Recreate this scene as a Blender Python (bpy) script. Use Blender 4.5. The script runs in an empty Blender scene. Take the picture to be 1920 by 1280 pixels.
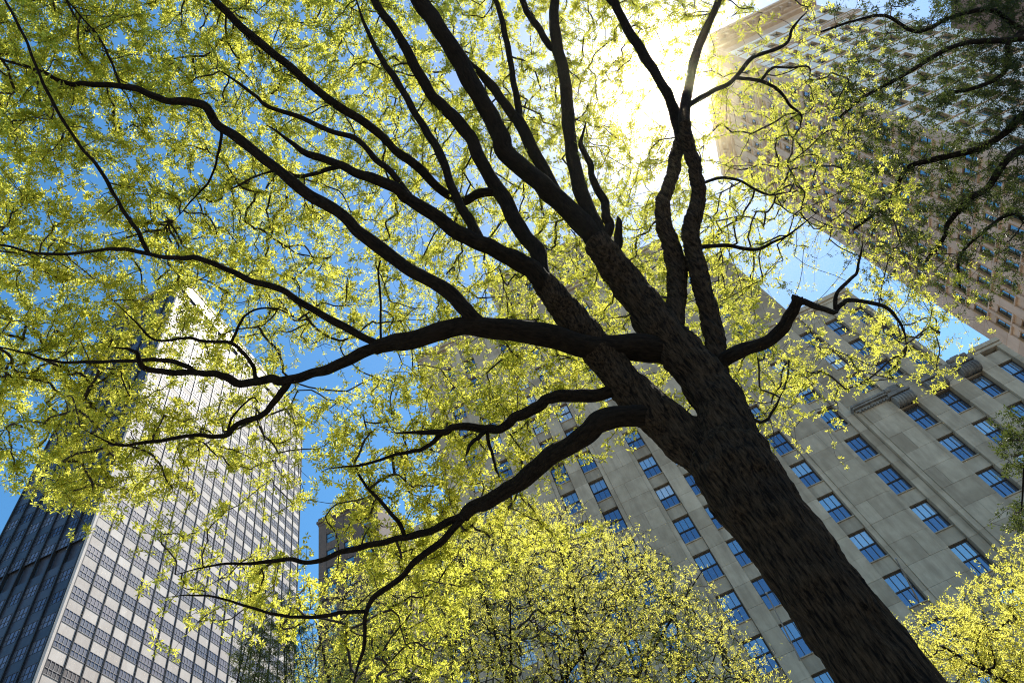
import bpy, bmesh, math, random
import numpy as np
from mathutils import Vector, Matrix, kdtree, noise

rng = np.random.default_rng(11)
random.seed(5)
scene = bpy.context.scene
col = scene.collection
FAST = False

# ------------------------------------------------------------------ camera
# horizontal grid: +Y runs along the street, +X across it; the lens looks up 53 degrees with a roll
FOC = 1200.0
CX, CY, EYE = 960.0, 640.0, 1.6
def _cam(px, py):
    v = np.array([px - CX, -(py - CY), -FOC]); return v / np.linalg.norm(v)
_Z = _cam(600, -175)
_f = np.array([0, 0, -1.0]); _Y = _f - _f.dot(_Z) * _Z; _Y /= np.linalg.norm(_Y); _X = np.cross(_Y, _Z)
_t = math.radians(2.0)
R2 = np.array([[math.cos(_t), -math.sin(_t), 0], [math.sin(_t), math.cos(_t), 0], [0, 0, 1]]) @ np.array([_X, _Y, _Z])
EYEV = np.array([0, 0, EYE])
cam_data = bpy.data.cameras.new('camera')
cam_data.sensor_width = 36.0
cam_data.lens = 36.0 * FOC / 1920.0
cam_data.clip_start = 0.05
cam_data.clip_end = 6000
cam = bpy.data.objects.new('camera', cam_data)
M4 = Matrix([list(R2[0]) + [0], list(R2[1]) + [0], list(R2[2]) + [EYE], [0, 0, 0, 1]])
cam.matrix_world = M4
col.objects.link(cam)
scene.camera = cam

def ray(px, py): return R2 @ _cam(px, py)
def at_z(px, py, z):
    r = ray(px, py); return r / r[2] * (z - EYE) + EYEV
def at_y(px, py, y):
    r = ray(px, py); return r / r[1] * y + EYEV
def depth_of(P): return float(np.dot(np.asarray(P) - EYEV, R2 @ _f))
def to_px(P):
    v = (np.asarray(P, float) - EYEV) @ R2
    return CX + FOC * v[..., 0] / -v[..., 2], CY - FOC * v[..., 1] / -v[..., 2]

# ------------------------------------------------------------------ sky, sun, exposure
SUN_EL, SUN_AZ = math.radians(61.1), math.radians(42.8)     # azimuth from +Y towards +X
world = bpy.data.worlds.new('World'); scene.world = world; world.use_nodes = True
nt = world.node_tree; nt.nodes.clear()
out = nt.nodes.new('ShaderNodeOutputWorld'); bg = nt.nodes.new('ShaderNodeBackground')
sky = nt.nodes.new('ShaderNodeTexSky'); sky.sky_type = 'NISHITA'; sky.sun_disc = False
sky.sun_elevation = SUN_EL; sky.sun_rotation = SUN_AZ
sky.altitude = 50; sky.air_density = 1.0; sky.dust_density = 0.3; sky.ozone_density = 1.6
bg.inputs['Strength'].default_value = 0.125
hs = nt.nodes.new('ShaderNodeHueSaturation'); hs.inputs['Saturation'].default_value = 1.28; hs.inputs['Hue'].default_value = 0.491
nt.links.new(sky.outputs[0], hs.inputs['Color']); nt.links.new(hs.outputs[0], bg.inputs[0]); nt.links.new(bg.outputs[0], out.inputs[0])
sun_data = bpy.data.lights.new('sun', 'SUN'); sun_data.energy = 5.0; sun_data.angle = math.radians(0.53)
sun_data.color = (1.0, 0.94, 0.82)
sun = bpy.data.objects.new('sun', sun_data); col.objects.link(sun)
sd = Vector((math.sin(SUN_AZ) * math.cos(SUN_EL), math.cos(SUN_AZ) * math.cos(SUN_EL), math.sin(SUN_EL)))
sun.rotation_euler = sd.to_track_quat('Z', 'Y').to_euler()
sun.location = (60, 60, 200)
vs = scene.view_settings
vs.view_transform = 'Standard'; vs.look = 'None'; vs.gamma = 1.0; vs.exposure = 0.95; vs.use_curve_mapping = False
cy = scene.cycles
cy.max_bounces = 6; cy.diffuse_bounces = 3; cy.glossy_bounces = 3; cy.transmission_bounces = 4
cy.transparent_max_bounces = 6; cy.volume_bounces = 0
cy.use_denoising = True; cy.denoiser = 'OPENIMAGEDENOISE'; cy.denoising_input_passes = 'RGB_ALBEDO_NORMAL'; cy.denoising_prefilter = 'NONE'
scene.cycles.filter_width = 1.1
cy.sample_clamp_indirect = 6.0
cy.caustics_reflective = False; cy.caustics_refractive = False

# ------------------------------------------------------------------ helpers
def props(o, label=None, cat=None, group=None, kind=None):
    if label: o['label'] = label
    if cat: o['category'] = cat
    if group: o['group'] = group
    if kind: o['kind'] = kind
    return o
def empty(name, loc):
    o = bpy.data.objects.new(name, None); o.location = loc; o.empty_display_size = 0.5; col.objects.link(o); return o
def link(name, me, parent=None, loc=(0, 0, 0), rotz=0.0):
    o = bpy.data.objects.new(name, me); col.objects.link(o)
    o.location = loc
    if rotz: o.rotation_euler = (0, 0, rotz)
    if parent is not None: o.parent = parent
    return o
class MB:
    def __init__(s): s.v = []; s.f = []; s.m = []
    def box(s, lo, hi, mat=0):
        b = len(s.v); x0, y0, z0 = lo; x1, y1, z1 = hi
        s.v += [(x0,y0,z0),(x1,y0,z0),(x1,y1,z0),(x0,y1,z0),(x0,y0,z1),(x1,y0,z1),(x1,y1,z1),(x0,y1,z1)]
        for q in ((0,3,2,1),(4,5,6,7),(0,1,5,4),(1,2,6,5),(2,3,7,6),(3,0,4,7)):
            s.f.append(tuple(b + i for i in q)); s.m.append(mat)
        return s
    def prism(s, prof, x0, x1, mat=0):
        """profile of (y,z) points swept along x"""
        b = len(s.v); n = len(prof)
        for x in (x0, x1): s.v += [(x, p[0], p[1]) for p in prof]
        for i in range(n):
            j = (i + 1) % n; s.f.append((b+i, b+j, b+n+j, b+n+i)); s.m.append(mat)
        s.f.append(tuple(b + i for i in reversed(range(n)))); s.m.append(mat)
        s.f.append(tuple(b + n + i for i in range(n))); s.m.append(mat)
        return s
    def mesh(s, name, mats, bevel=0.0):
        me = bpy.data.meshes.new(name); me.from_pydata(s.v, [], s.f)
        for m in mats: me.materials.append(m)
        me.polygons.foreach_set('material_index', s.m)
        bm = bmesh.new(); bm.from_mesh(me)
        bmesh.ops.recalc_face_normals(bm, faces=bm.faces)
        if bevel: bmesh.ops.bevel(bm, geom=bm.edges[:], offset=bevel, segments=1, affect='EDGES')
        bm.to_mesh(me); bm.free(); me.update()
        return me
    def build(s, name, mats, parent=None, loc=(0, 0, 0), bevel=0.0):
        return link(name, s.mesh(name, mats, bevel), parent, loc)
_cache = {}
def box_mesh(name, size, mat, bevel=0.0):
    k = (name, tuple(round(x, 3) for x in size), mat.name, bevel)
    if k not in _cache:
        a, b, c = (x / 2 for x in size)
        _cache[k] = MB().box((-a, -b, -c), (a, b, c)).mesh(name, [mat], bevel)
    return _cache[k]

def in_view(P, margin=120):
    P = np.asarray(P, float)
    if depth_of(P) < 0.3: return False
    x, y = to_px(P)
    return -margin < x < 1920 + margin and -margin < y < 1280 + margin
def pieces(parent, name, boxes, mat, limit=290, stuff_name=None, bevel=0.0):
    """boxes: (lo, hi) in world space. The nearest ones in view become objects of their own, the rest one joined part."""
    base = Vector(parent.matrix_world.translation) if parent.parent else Vector(parent.location)
    if parent.parent: base = Vector(parent.parent.location) + Vector(parent.location)
    info = []
    for lo, hi in boxes:
        c = [(a + b) / 2 for a, b in zip(lo, hi)]
        d = np.linalg.norm(np.array(c) - EYEV)
        info.append((0 if in_view(c) else 1, d, lo, hi, c))
    info.sort(key=lambda t: (t[0], t[1]))
    rest = MB()
    for i, (vis, d, lo, hi, c) in enumerate(info):
        if i < limit and vis == 0:
            me = box_mesh(name, [b - a for a, b in zip(lo, hi)], mat, bevel)
            link(name, me, parent, Vector(c) - base)
        else:
            rest.box([a - b for a, b in zip(lo, base)], [a - b for a, b in zip(hi, base)])
    if rest.v:
        o = rest.build(stuff_name or name, [mat], parent); o['kind'] = 'stuff'
def spots(points):
    """order points by: in view first, then near first; returns indices"""
    key = [(0 if in_view(p) else 1, np.linalg.norm(np.asarray(p) - EYEV), i) for i, p in enumerate(points)]
    key.sort(); return key

# ------------------------------------------------------------------ materials
def material(name):
    m = bpy.data.materials.new(name); m.use_nodes = True
    n = m.node_tree.nodes; l = m.node_tree.links
    return m, n, l, n['Principled BSDF']
def mixcol(n, l, fac, a, b, mode='MIX'):
    x = n.new('ShaderNodeMix'); x.data_type = 'RGBA'; x.blend_type = mode
    for sock, val in ((0, fac), (6, a), (7, b)):
        if hasattr(val, 'links') or hasattr(val, 'is_linked'): l.new(val, x.inputs[sock])
        elif sock == 0: x.inputs[0].default_value = val
        else: x.inputs[sock].default_value = (*val, 1)
    return x.outputs[2]
def ramp(n, l, src, p0, p1, c0=(0, 0, 0), c1=(1, 1, 1)):
    r = n.new('ShaderNodeValToRGB'); e = r.color_ramp.elements
    e[0].position = p0; e[1].position = p1; e[0].color = (*c0, 1); e[1].color = (*c1, 1)
    l.new(src, r.inputs[0]); return r.outputs[0]
def noise_tex(n, l, scale, detail=4, rough=0.55, stretch=(1, 1, 1), coord=None):
    mp = n.new('ShaderNodeMapping'); mp.inputs['Scale'].default_value = stretch
    if coord is None:
        g = n.new('ShaderNodeNewGeometry'); coord = g.outputs['Position']
    l.new(coord, mp.inputs[0])
    t = n.new('ShaderNodeTexNoise'); t.inputs['Scale'].default_value = scale
    t.inputs['Detail'].default_value = detail; t.inputs['Roughness'].default_value = rough
    l.new(mp.outputs[0], t.inputs['Vector']); return t.outputs[0]
def rand_out(n, l, islands=False):
    if islands: return n.new('ShaderNodeNewGeometry').outputs['Random Per Island']
    return n.new('ShaderNodeObjectInfo').outputs['Random']
def stone(name, a, b, stain, rough=0.85, islands=False, vary=0.5, bump=0.25, nscale=0.5, streak=0.5):
    m, n, l, p = material(name)
    r = n.new('ShaderNodeMath'); r.operation = 'FRACT'
    ad = n.new('ShaderNodeMath'); ad.operation = 'ADD'
    l.new(rand_out(n, l), ad.inputs[0]); l.new(rand_out(n, l, True), ad.inputs[1]); l.new(ad.outputs[0], r.inputs[0])
    mm = n.new('ShaderNodeMath'); mm.operation = 'MULTIPLY'; mm.inputs[1].default_value = vary
    l.new(r.outputs[0], mm.inputs[0])
    n1 = ramp(n, l, noise_tex(n, l, nscale, 6), 0.35, 0.7)
    nb = n.new('ShaderNodeMath'); nb.operation = 'MULTIPLY_ADD'; nb.inputs[1].default_value = 1 - vary
    l.new(n1, nb.inputs[0]); l.new(mm.outputs[0], nb.inputs[2])
    c = mixcol(n, l, nb.outputs[0], a, b)
    st = ramp(n, l, noise_tex(n, l, 1.3, 6, 0.65, (1, 1, 0.16)), 0.44, 0.72)
    sm = n.new('ShaderNodeMath'); sm.operation = 'MULTIPLY'; sm.inputs[1].default_value = streak
    l.new(st, sm.inputs[0])
    c = mixcol(n, l, sm.outputs[0], c, stain)
    l.new(c, p.inputs['Base Color']); p.inputs['Roughness'].default_value = rough
    bp = n.new('ShaderNodeBump'); bp.inputs['Strength'].default_value = bump; bp.inputs['Distance'].default_value = 0.03
    l.new(noise_tex(n, l, 6.0, 6, 0.7), bp.inputs['Height']); l.new(bp.outputs[0], p.inputs['Normal'])
    return m
def plain(name, c, rough=0.6, metal=0.0, vary=0.15, spec=0.5):
    m, n, l, p = material(name)
    r = rand_out(n, l)
    nn = noise_tex(n, l, 3.0, 4)
    ad = n.new('ShaderNodeMath'); ad.operation = 'ADD'; l.new(r, ad.inputs[0]); l.new(nn, ad.inputs[1])
    hf = n.new('ShaderNodeMath'); hf.operation = 'MULTIPLY'; hf.inputs[1].default_value = 0.5; l.new(ad.outputs[0], hf.inputs[0])
    lo = tuple(x * (1 - vary) for x in c); hi = tuple(min(1, x * (1 + vary)) for x in c)
    l.new(mixcol(n, l, hf.outputs[0], lo, hi), p.inputs['Base Color'])
    p.inputs['Roughness'].default_value = rough; p.inputs['Metallic'].default_value = metal
    p.inputs['Specular IOR Level'].default_value = spec
    return m
def glass(name, tint, refl, inner_a, inner_b, rough=0.03, wav=0.02, fres=0.5):
    """a coated pane: mirror layer over a dim room, slightly wavy, different from pane to pane"""
    m, n, l, p = material(name)
    r = rand_out(n, l)
    l.new(mixcol(n, l, r, inner_a, inner_b), p.inputs['Base Color'])
    p.inputs['Roughness'].default_value = 0.6
    gl = n.new('ShaderNodeBsdfGlossy'); gl.inputs['Color'].default_value = (*tint, 1); gl.inputs['Roughness'].default_value = rough
    bp = n.new('ShaderNodeBump'); bp.inputs['Strength'].default_value = wav; bp.inputs['Distance'].default_value = 0.2
    l.new(noise_tex(n, l, 1.2, 2), bp.inputs['Height']); l.new(bp.outputs[0], gl.inputs['Normal'])
    lw = n.new('ShaderNodeLayerWeight'); lw.inputs['Blend'].default_value = 0.35
    fm = n.new('ShaderNodeMath'); fm.operation = 'MULTIPLY_ADD'; fm.inputs[1].default_value = fres; fm.inputs[2].default_value = refl
    l.new(lw.outputs['Fresnel'], fm.inputs[0])
    mx = n.new('ShaderNodeMixShader'); l.new(fm.outputs[0], mx.inputs[0]); l.new(p.outputs[0], mx.inputs[1]); l.new(gl.outputs[0], mx.inputs[2])
    l.new(mx.outputs[0], n['Material Output'].inputs[0])
    return m
def leafmat(name, dark, light, tdark, tlight, trans=0.55):
    m, n, l, p = material(name)
    r = rand_out(n, l, True)
    big = noise_tex(n, l, 0.45, 3)
    s = n.new('ShaderNodeMath'); s.operation = 'MULTIPLY_ADD'; s.inputs[1].default_value = 0.55
    l.new(r, s.inputs[0])
    k = n.new('ShaderNodeMath'); k.operation = 'MULTIPLY'; k.inputs[1].default_value = 0.5; l.new(big, k.inputs[0]); l.new(k.outputs[0], s.inputs[2])
    l.new(mixcol(n, l, s.outputs[0], dark, light), p.inputs['Base Color'])
    p.inputs['Roughness'].default_value = 0.55; p.inputs['Specular IOR Level'].default_value = 0.2
    tr = n.new('ShaderNodeBsdfTranslucent'); l.new(mixcol(n, l, s.outputs[0], tdark, tlight), tr.inputs['Color'])
    mx = n.new('ShaderNodeMixShader'); mx.inputs[0].default_value = trans
    l.new(p.outputs[0], mx.inputs[1]); l.new(tr.outputs[0], mx.inputs[2])
    l.new(mx.outputs[0], n['Material Output'].inputs[0])
    return m
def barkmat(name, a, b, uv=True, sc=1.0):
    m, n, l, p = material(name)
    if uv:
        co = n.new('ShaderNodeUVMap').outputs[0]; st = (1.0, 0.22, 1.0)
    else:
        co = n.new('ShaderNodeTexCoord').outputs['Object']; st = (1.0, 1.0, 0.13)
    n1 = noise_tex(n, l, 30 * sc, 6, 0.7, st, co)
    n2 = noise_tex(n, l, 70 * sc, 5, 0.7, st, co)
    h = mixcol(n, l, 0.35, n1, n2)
    c = ramp(n, l, h, 0.43, 0.60, a, b)  # relief shade put into the colour: furrows near black, ridges lighter
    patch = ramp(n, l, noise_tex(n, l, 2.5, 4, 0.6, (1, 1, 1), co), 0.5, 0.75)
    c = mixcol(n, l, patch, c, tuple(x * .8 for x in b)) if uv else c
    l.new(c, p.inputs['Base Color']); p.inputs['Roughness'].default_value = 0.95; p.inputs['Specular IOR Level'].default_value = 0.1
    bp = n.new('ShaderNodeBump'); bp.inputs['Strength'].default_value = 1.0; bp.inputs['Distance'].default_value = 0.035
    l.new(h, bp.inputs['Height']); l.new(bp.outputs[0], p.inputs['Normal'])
    return m

M_lime = stone('limestone', (0.29, 0.228, 0.155), (0.54, 0.445, 0.325), (0.17, 0.128, 0.088), vary=0.55, streak=0.6, nscale=.9)
M_lime2 = stone('limestone_spandrel', (0.27, 0.218, 0.155), (0.46, 0.385, 0.285), (0.12, 0.09, 0.063), vary=0.5, streak=0.6, nscale=0.9)
M_carve = stone('carved_stone', (0.15, 0.135, 0.12), (0.27, 0.25, 0.22), (0.07, 0.06, 0.055), vary=0.3, streak=0.8, bump=0.8, nscale=2.5)
M_tan = stone('tan_stone', (0.43, 0.315, 0.235), (0.58, 0.445, 0.35), (0.27, 0.185, 0.13), vary=0.5, streak=0.35)
M_ochre = stone('ochre_terracotta', (0.33, 0.20, 0.10), (0.42, 0.27, 0.14), (0.18, 0.10, 0.05), vary=0.5, streak=0.4)
M_cream = stone('white_side_wall', (0.66, 0.66, 0.64), (0.78, 0.78, 0.77), (0.45, 0.42, 0.38), vary=0.5, streak=0.3, rough=0.5)  # pale colour used only for the tan tower's side wall
M_brick = stone('brown_brick', (0.10, 0.075, 0.065), (0.16, 0.12, 0.10), (0.06, 0.05, 0.045), vary=0.4, streak=0.4, nscale=2)
M_panel = stone('white_metal_panel', (0.32, 0.28, 0.255), (0.50, 0.46, 0.43), (0.26, 0.21, 0.18), rough=0.75, vary=0.6, streak=0.35, bump=0.04)
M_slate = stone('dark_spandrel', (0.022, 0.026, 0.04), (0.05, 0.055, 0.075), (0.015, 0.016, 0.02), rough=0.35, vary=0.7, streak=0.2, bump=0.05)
M_fin = plain('black_mullion', (0.018, 0.018, 0.02), 0.45, 0.3)
M_alu = plain('aluminium_frame', (0.36, 0.33, 0.31), 0.4, 0.3)
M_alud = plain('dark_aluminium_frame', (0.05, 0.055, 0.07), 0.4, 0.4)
M_wood = plain('brown_window_frame', (0.035, 0.022, 0.016), 0.55)
M_glassu = glass('upper_pane_glass', (0.62, 0.82, 1.0), 0.34, (0.03, 0.05, 0.09), (0.16, 0.20, 0.26))
M_glassl = glass('lower_pane_glass', (0.55, 0.72, 1.0), 0.26, (0.006, 0.012, 0.03), (0.02, 0.035, 0.06))
M_glassu2 = glass('pale_pane_glass', (0.80, 0.92, 1.0), 0.45, (0.10, 0.13, 0.17), (0.30, 0.33, 0.37), wav=.06)
M_blind = glass('pane_with_blind', (0.85, 0.92, 1.0), 0.36, (0.42, 0.44, 0.46), (0.6, 0.62, 0.64))
M_glasst = glass('tower_glass', (0.80, 0.84, 0.98), 0.06, (0.008, 0.010, 0.020), (0.12, 0.09, 0.085), wav=0.05, fres=.38)
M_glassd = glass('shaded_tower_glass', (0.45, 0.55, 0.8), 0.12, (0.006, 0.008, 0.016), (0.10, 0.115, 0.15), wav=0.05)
M_glassg = glass('green_blue_glass', (0.75, 0.95, 1.0), 0.35, (0.01, 0.03, 0.04), (0.03, 0.08, 0.10))
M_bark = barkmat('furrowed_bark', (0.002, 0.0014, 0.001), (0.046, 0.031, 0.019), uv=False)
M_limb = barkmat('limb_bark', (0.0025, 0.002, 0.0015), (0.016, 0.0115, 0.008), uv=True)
M_twig = plain('twig_bark', (0.014, 0.010, 0.008), 0.9)
M_leaf = leafmat('young_oak_leaf', (0.055, 0.085, 0.012), (0.12, 0.14, 0.022), (0.30, 0.37, 0.03), (0.93, 0.85, 0.14), 0.82)
M_leafb = leafmat('yellow_spring_leaf', (0.07, 0.09, 0.012), (0.13, 0.14, 0.02), (0.34, 0.37, 0.03), (0.92, 0.84, 0.18), 0.82)
M_leafd = leafmat('shade_dark_green_leaf', (0.022, 0.034, 0.010), (0.04, 0.055, 0.014), (0.05, 0.08, 0.015), (0.13, 0.16, 0.03), 0.4)  # the high-rise's shade is put into the colour: darker than the other leaves

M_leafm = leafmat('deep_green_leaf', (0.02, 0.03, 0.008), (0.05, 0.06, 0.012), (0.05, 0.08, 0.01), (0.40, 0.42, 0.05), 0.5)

# ------------------------------------------------------------------ ground
g = MB(); S = 3000
g.v = [(-S, -S, 0), (S, -S, 0), (S, S, 0), (-S, S, 0)]; g.f = [(0, 1, 2, 3)]; g.m = [0]
M_ground = stone('paving', (0.26, 0.24, 0.205), (0.34, 0.315, 0.27), (0.15, 0.14, 0.13), vary=0.2)
props(g.build('ground', [M_ground]), kind='structure')

# ------------------------------------------------------------------ windows shared by the stone building
def sash_window(name, w, h, frame_mat, up_mats, lo_mat, parent, loc, nx=3):
    """window object = frame with muntins; children: upper and lower pane"""
    k = ('sw', w, h, frame_mat.name, nx)
    if k not in _cache:
        b = MB(); t = 0.075; d = 0.10
        b.box((-w/2, 0, 0), (-w/2+t, d, h)); b.box((w/2-t, 0, 0), (w/2, d, h))
        b.box((-w/2+t, 0, h-t-.03), (w/2-t, d, h)); b.box((-w/2+t, 0, 0), (w/2-t, d, t))
        b.box((-w/2+t, -0.02, h*.5-.05), (w/2-t, d, h*.5+.05))
        for i in range(1, nx):
            x = -w/2 + w*i/nx
            b.box((x-.022, 0.02, t), (x+.022, d-.01, h*.5-.05)); b.box((x-.022, 0.0, h*.5+.05), (x+.022, d-.01, h-t-.03))
        pu = MB().box((-w/2+t*.6, 0, 0), (w/2-t*.6, .012, h*.5-.02)); pl = MB().box((-w/2+t*.6, 0, 0), (w/2-t*.6, .012, h*.5-.02))
        _cache[k] = (b.mesh('window', [frame_mat]), {})
        _cache[k][1]['g'] = (pu, pl)
    fr, d2 = _cache[k]
    o = link(name, fr, parent, loc)
    um = random.choice(up_mats)
    for tag, z, y, m in (('u', h*.5, .045, um), ('l', .03, .07, lo_mat if um is not M_blind or random.random() < .4 else M_blind)):
        kk = k + (tag, m.name)
        if kk not in _cache: _cache[kk] = d2['g'][0 if tag == 'u' else 1].mesh('pane', [m])
        link('pane', _cache[kk], o, (0, y, z))
    return o

# ------------------------------------------------------------------ limestone building (faces the camera across the square)
lime = empty('limestone_building', (5, 62, 0))
props(lime, 'grey limestone building with tall piers, stacked sash windows and stepped roofline', 'building')
LB = Vector(lime.location)
YF = 50.0; FL = 3.88; HEAD0 = 35.07; WW = 1.56; WH = 2.6
def heads(z0, z1):
    k0 = math.ceil((z0 + 3 - HEAD0) / FL); k1 = math.floor((z1 - 1.0 - HEAD0) / FL)
    return [HEAD0 + FL * k for k in range(k0, k1 + 1)]
cores = [(-14.7, 23.7, YF + .75, 74.0, 'main'), (23.75, 38.1, YF + .33, 37.3, 'wing'), (23.8, 35.0, 52.85, 52.8, 'shoulder'),
         (8.0, 29.9, 55.0, 73.8, 'back'), (-2.0, 19.5, 53.8, 90.0, 'upper'), (-19.5, -14.75, 51.6, 46.5, 'left')]
for x0, x1, y0, z1, nm in cores:
    b = MB(); b.box((x0 - LB.x, y0 - LB.y, 0), (x1 - LB.x, y0 + 24 - LB.y, z1))
    b.build('wall', [M_lime2], lime)
blocks = []; spand = []; strips = []; wins = []
def pier(x0, x1, y, z0, z1, split):
    c = FL / 2; i = 0; z = z0
    while z < z1 - .05:
        t = min(z + c, z1)
        dy = random.uniform(-.008, .008)
        if split:
            s = .42
            strips.append(((x0, y + .09, z + .004), (x0 + s - .01, y + .72, t - .004)))
            strips.append(((x1 - s + .01, y + .09, z + .004), (x1, y + .72, t - .004)))
            xa, xb = x0 + s, x1 - s
            if xb - xa > 2.2 and i % 2 == 0:
                mid = xa + (xb - xa) * random.choice((.38, .5, .62))
                blocks.append(((xa, y + dy, z + .006), (mid - .006, y + .72, t - .006)))
                dy = random.uniform(-.008, .008)
                blocks.append(((mid + .006, y + dy, z + .006), (xb, y + .72, t - .006)))
            else: blocks.append(((xa, y + dy, z + .006), (xb, y + .72, t - .006)))
        else:
            blocks.append(((x0, y + dy, z + .006), (x1, y + .72, t - .006)))
        z = t; i += 1
def bay(x, y, z0, z1, w=WW, h=WH):
    hs = heads(z0, z1); last = z0
    for hd in hs:
        if hd - h > last + .05: spand.append(((x + .01, y + .26, last), (x + w - .01, y + .74, hd - h - .03)))
        wins.append((x + w / 2, y + .50, hd - h))
        spand.append(((x + .005, y + .16, hd - h - .1), (x + w - .005, y + .52, hd - h - .02)))   # sill
        last = hd + .02
    spand.append(((x + .01, y + .26, last), (x + w - .01, y + .74, z1)))
cols_main = [-11.86, -8.85, -3.54, -0.53, 4.78, 7.79, 13.10, 16.12, 21.42]
prev = -14.7
for i, x in enumerate(cols_main):
    pier(prev, x - .02, YF, 0, 74.0, (x - prev) > 2.0)
    bay(x, YF, 0, 74.0); prev = x + WW + .02
pier(prev, 23.72, YF, 0, 74.0, False)
# wing with three window columns under carved hoods
YW = 49.55
prev = 23.76
for x in (27.0, 30.05, 33.16, 36.0):
    pier(prev, x - .02, YW, 0, 37.3, (x - prev) > 2.0)
    bay(x, YW, 0, 36.4); prev = x + WW + .02
pier(prev, 38.1, YW, 0, 37.3, False)
prev = 23.8
for x in (27.0, 30.05, 33.0):
    pier(prev, x - .02, 52.1, 37.4, 52.8, False)
    bay(x, 52.1, 37.4, 52.8); prev = x + WW + .02
pier(prev, 35.0, 52.1, 37.4, 52.8, False)
prev = -2.0
for x in (0.5, 3.5, 8.8, 11.8, 16.5):
    pier(prev, x - .02, 53.05, 74.1, 90.0, False); bay(x, 53.05, 74.1, 90.0); prev = x + WW + .02
pier(prev, 19.5, 53.05, 74.1, 90.0, False)
prev = -19.5
pier(-19.5, -17.9, 50.85, 0, 46.5, False); bay(-17.88, 50.85, 0, 46.5); pier(-16.28, -14.76, 50.85, 0, 46.5, False)
pieces(lime, 'stone_block', blocks, M_lime, 280, 'far_stone_blocks', bevel=0.008)
pieces(lime, 'pilaster_strip', strips, M_lime, 150, 'far_pilaster_strips', bevel=0.008)
pieces(lime, 'spandrel', spand, M_lime2, 250, 'far_spandrels')
vis = spots(wins)
ups = [M_glassu, M_glassu, M_glassu, M_glassu2, M_glassl, M_glassl, M_blind, M_glassu2]
far = MB()
for j, (v, d, i) in enumerate(vis):
    x, y, z = wins[i]
    if j < 260 and v == 0:
        sash_window('window', WW - .02, WH, M_wood, ups, M_glassl, lime, Vector((x, y, z)) - LB)
    else:
        a = (x - LB.x, y - LB.y, z); far.box((a[0]-WW/2, a[1]+.05, a[2]), (a[0]+WW/2, a[1]+.15, a[2]+WH))
if far.v: far.build('far_windows', [M_glassl], lime)['kind'] = 'stuff'
# cornices, parapets, carved hoods
def moulding(x0, x1, y, z, parent, base, mat, steps, name='cornice'):
    b = MB()
    for (dy, za, zb) in steps:
        b.box((x0 - base.x - dy*.6, y - dy - base.y, z + za), (x1 - base.x + dy*.6, y + .6 - base.y, z + zb))
    return b.build(name, [mat], parent, bevel=0.02)
moulding(-14.7, 23.72, YF, 74.0, lime, LB, M_lime, [(.10, .02, .5), (.35, .52, .9), (.15, .92, 1.6)])
moulding(23.8, 35.0, 52.1, 52.8, lime, LB, M_lime, [(.06, .02, .4), (.22, .42, .8), (.05, .82, 1.2)])
moulding(23.9, 27.2, YW, 36.55, lime, LB, M_carve, [(.10, .0, .22), (.34, .24, .42), (.42, .44, .62), (.22, .64, .80)])
moulding(35.6, 38.1, YW, 36.75, lime, LB, M_lime, [(.06, .0, .3), (.18, .32, .75)])
moulding(-19.5, -14.8, 50.85, 46.5, lime, LB, M_lime, [(.08, .02, .35), (.2, .37, .7), (.05, .72, 1.4)])
moulding(-2.0, 19.5, 53.05, 90.0, lime, LB, M_lime, [(.08, .02, .35), (.25, .37, .8)])
# small dentils under the dark cornice of the wing
for i in range(11):
    link('dentil', box_mesh('dentil', (.14, .16, .2), M_carve, .01), lime, Vector((24.1 + i * .29, YW - .16, 36.44)) - LB)
for x in (27.0, 30.05, 33.16):
    xc = x + WW / 2
    hood = MB()
    prof = []
    n = 10
    for i in range(n + 1):       # swelling scroll over the window head
        a = math.pi * i / n
        prof.append((-.10 - .50 * math.sin(a) ** .8, 0.55 - .55 * math.cos(a)))
    prof += [(.2, 1.1), (.2, 0)]
    hood.prism(prof, -.86, .86)
    for k in range(7):           # reeded front
        xx = -.78 + k * .26
        pr2 = [(p[0] - .07, p[1]) for p in prof[:n + 1]] + [(.15, 1.1), (.15, 0)]
        hood.prism(pr2, xx - .055, xx + .055)
    hood.build('window_hood', [M_carve], lime, Vector((xc, YW, 35.15)) - LB, bevel=0.0)
    cap = MB(); cap.box((-1.0, -.55, 1.12), (1.0, .3, 1.30)); cap.box((-.86, -.40, 1.32), (.86, .3, 1.62))
    for s in (-1, 1):            # end scrolls
        q = [( -.34 + .24 * math.cos(t), 1.9 + .24 * math.sin(t)) for t in np.linspace(0, 2*math.pi, 11)[:-1]]
        cap.prism(q, s * .62 - .22, s * .62 + .22)
    cap.box((-.38, -.38, 1.64), (.38, .25, 2.25))
    cap.build('carved_crest', [M_carve], lime, Vector((xc, YW, 35.15)) - LB, bevel=0.015)

# flagpoles leaning out from the facade
for (bx, by, tx, ty) in ((1500, 1236, 1437, 1111), (1722, 1126, 1680, 1047)):
    p0 = at_y(bx, by, YF - .02); p1 = at_y(tx, ty, YF - 3.2); n = 8
    ax = Vector(p1 - p0); fp = bmesh.new()
    bmesh.ops.create_cone(fp, cap_ends=True, segments=10, radius1=.07, radius2=.035, depth=ax.length)
    bmesh.ops.create_uvsphere(fp, u_segments=10, v_segments=6, radius=.09, matrix=Matrix.Translation((0, 0, ax.length / 2)))
    me = bpy.data.meshes.new('flagpole'); fp.to_mesh(me); fp.free(); me.materials.append(M_alu)
    o = link('flagpole', me, lime, (Vector(p0) + Vector(p1)) / 2 - LB); o.rotation_euler = ax.to_track_quat('Z', 'Y').to_euler()

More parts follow.
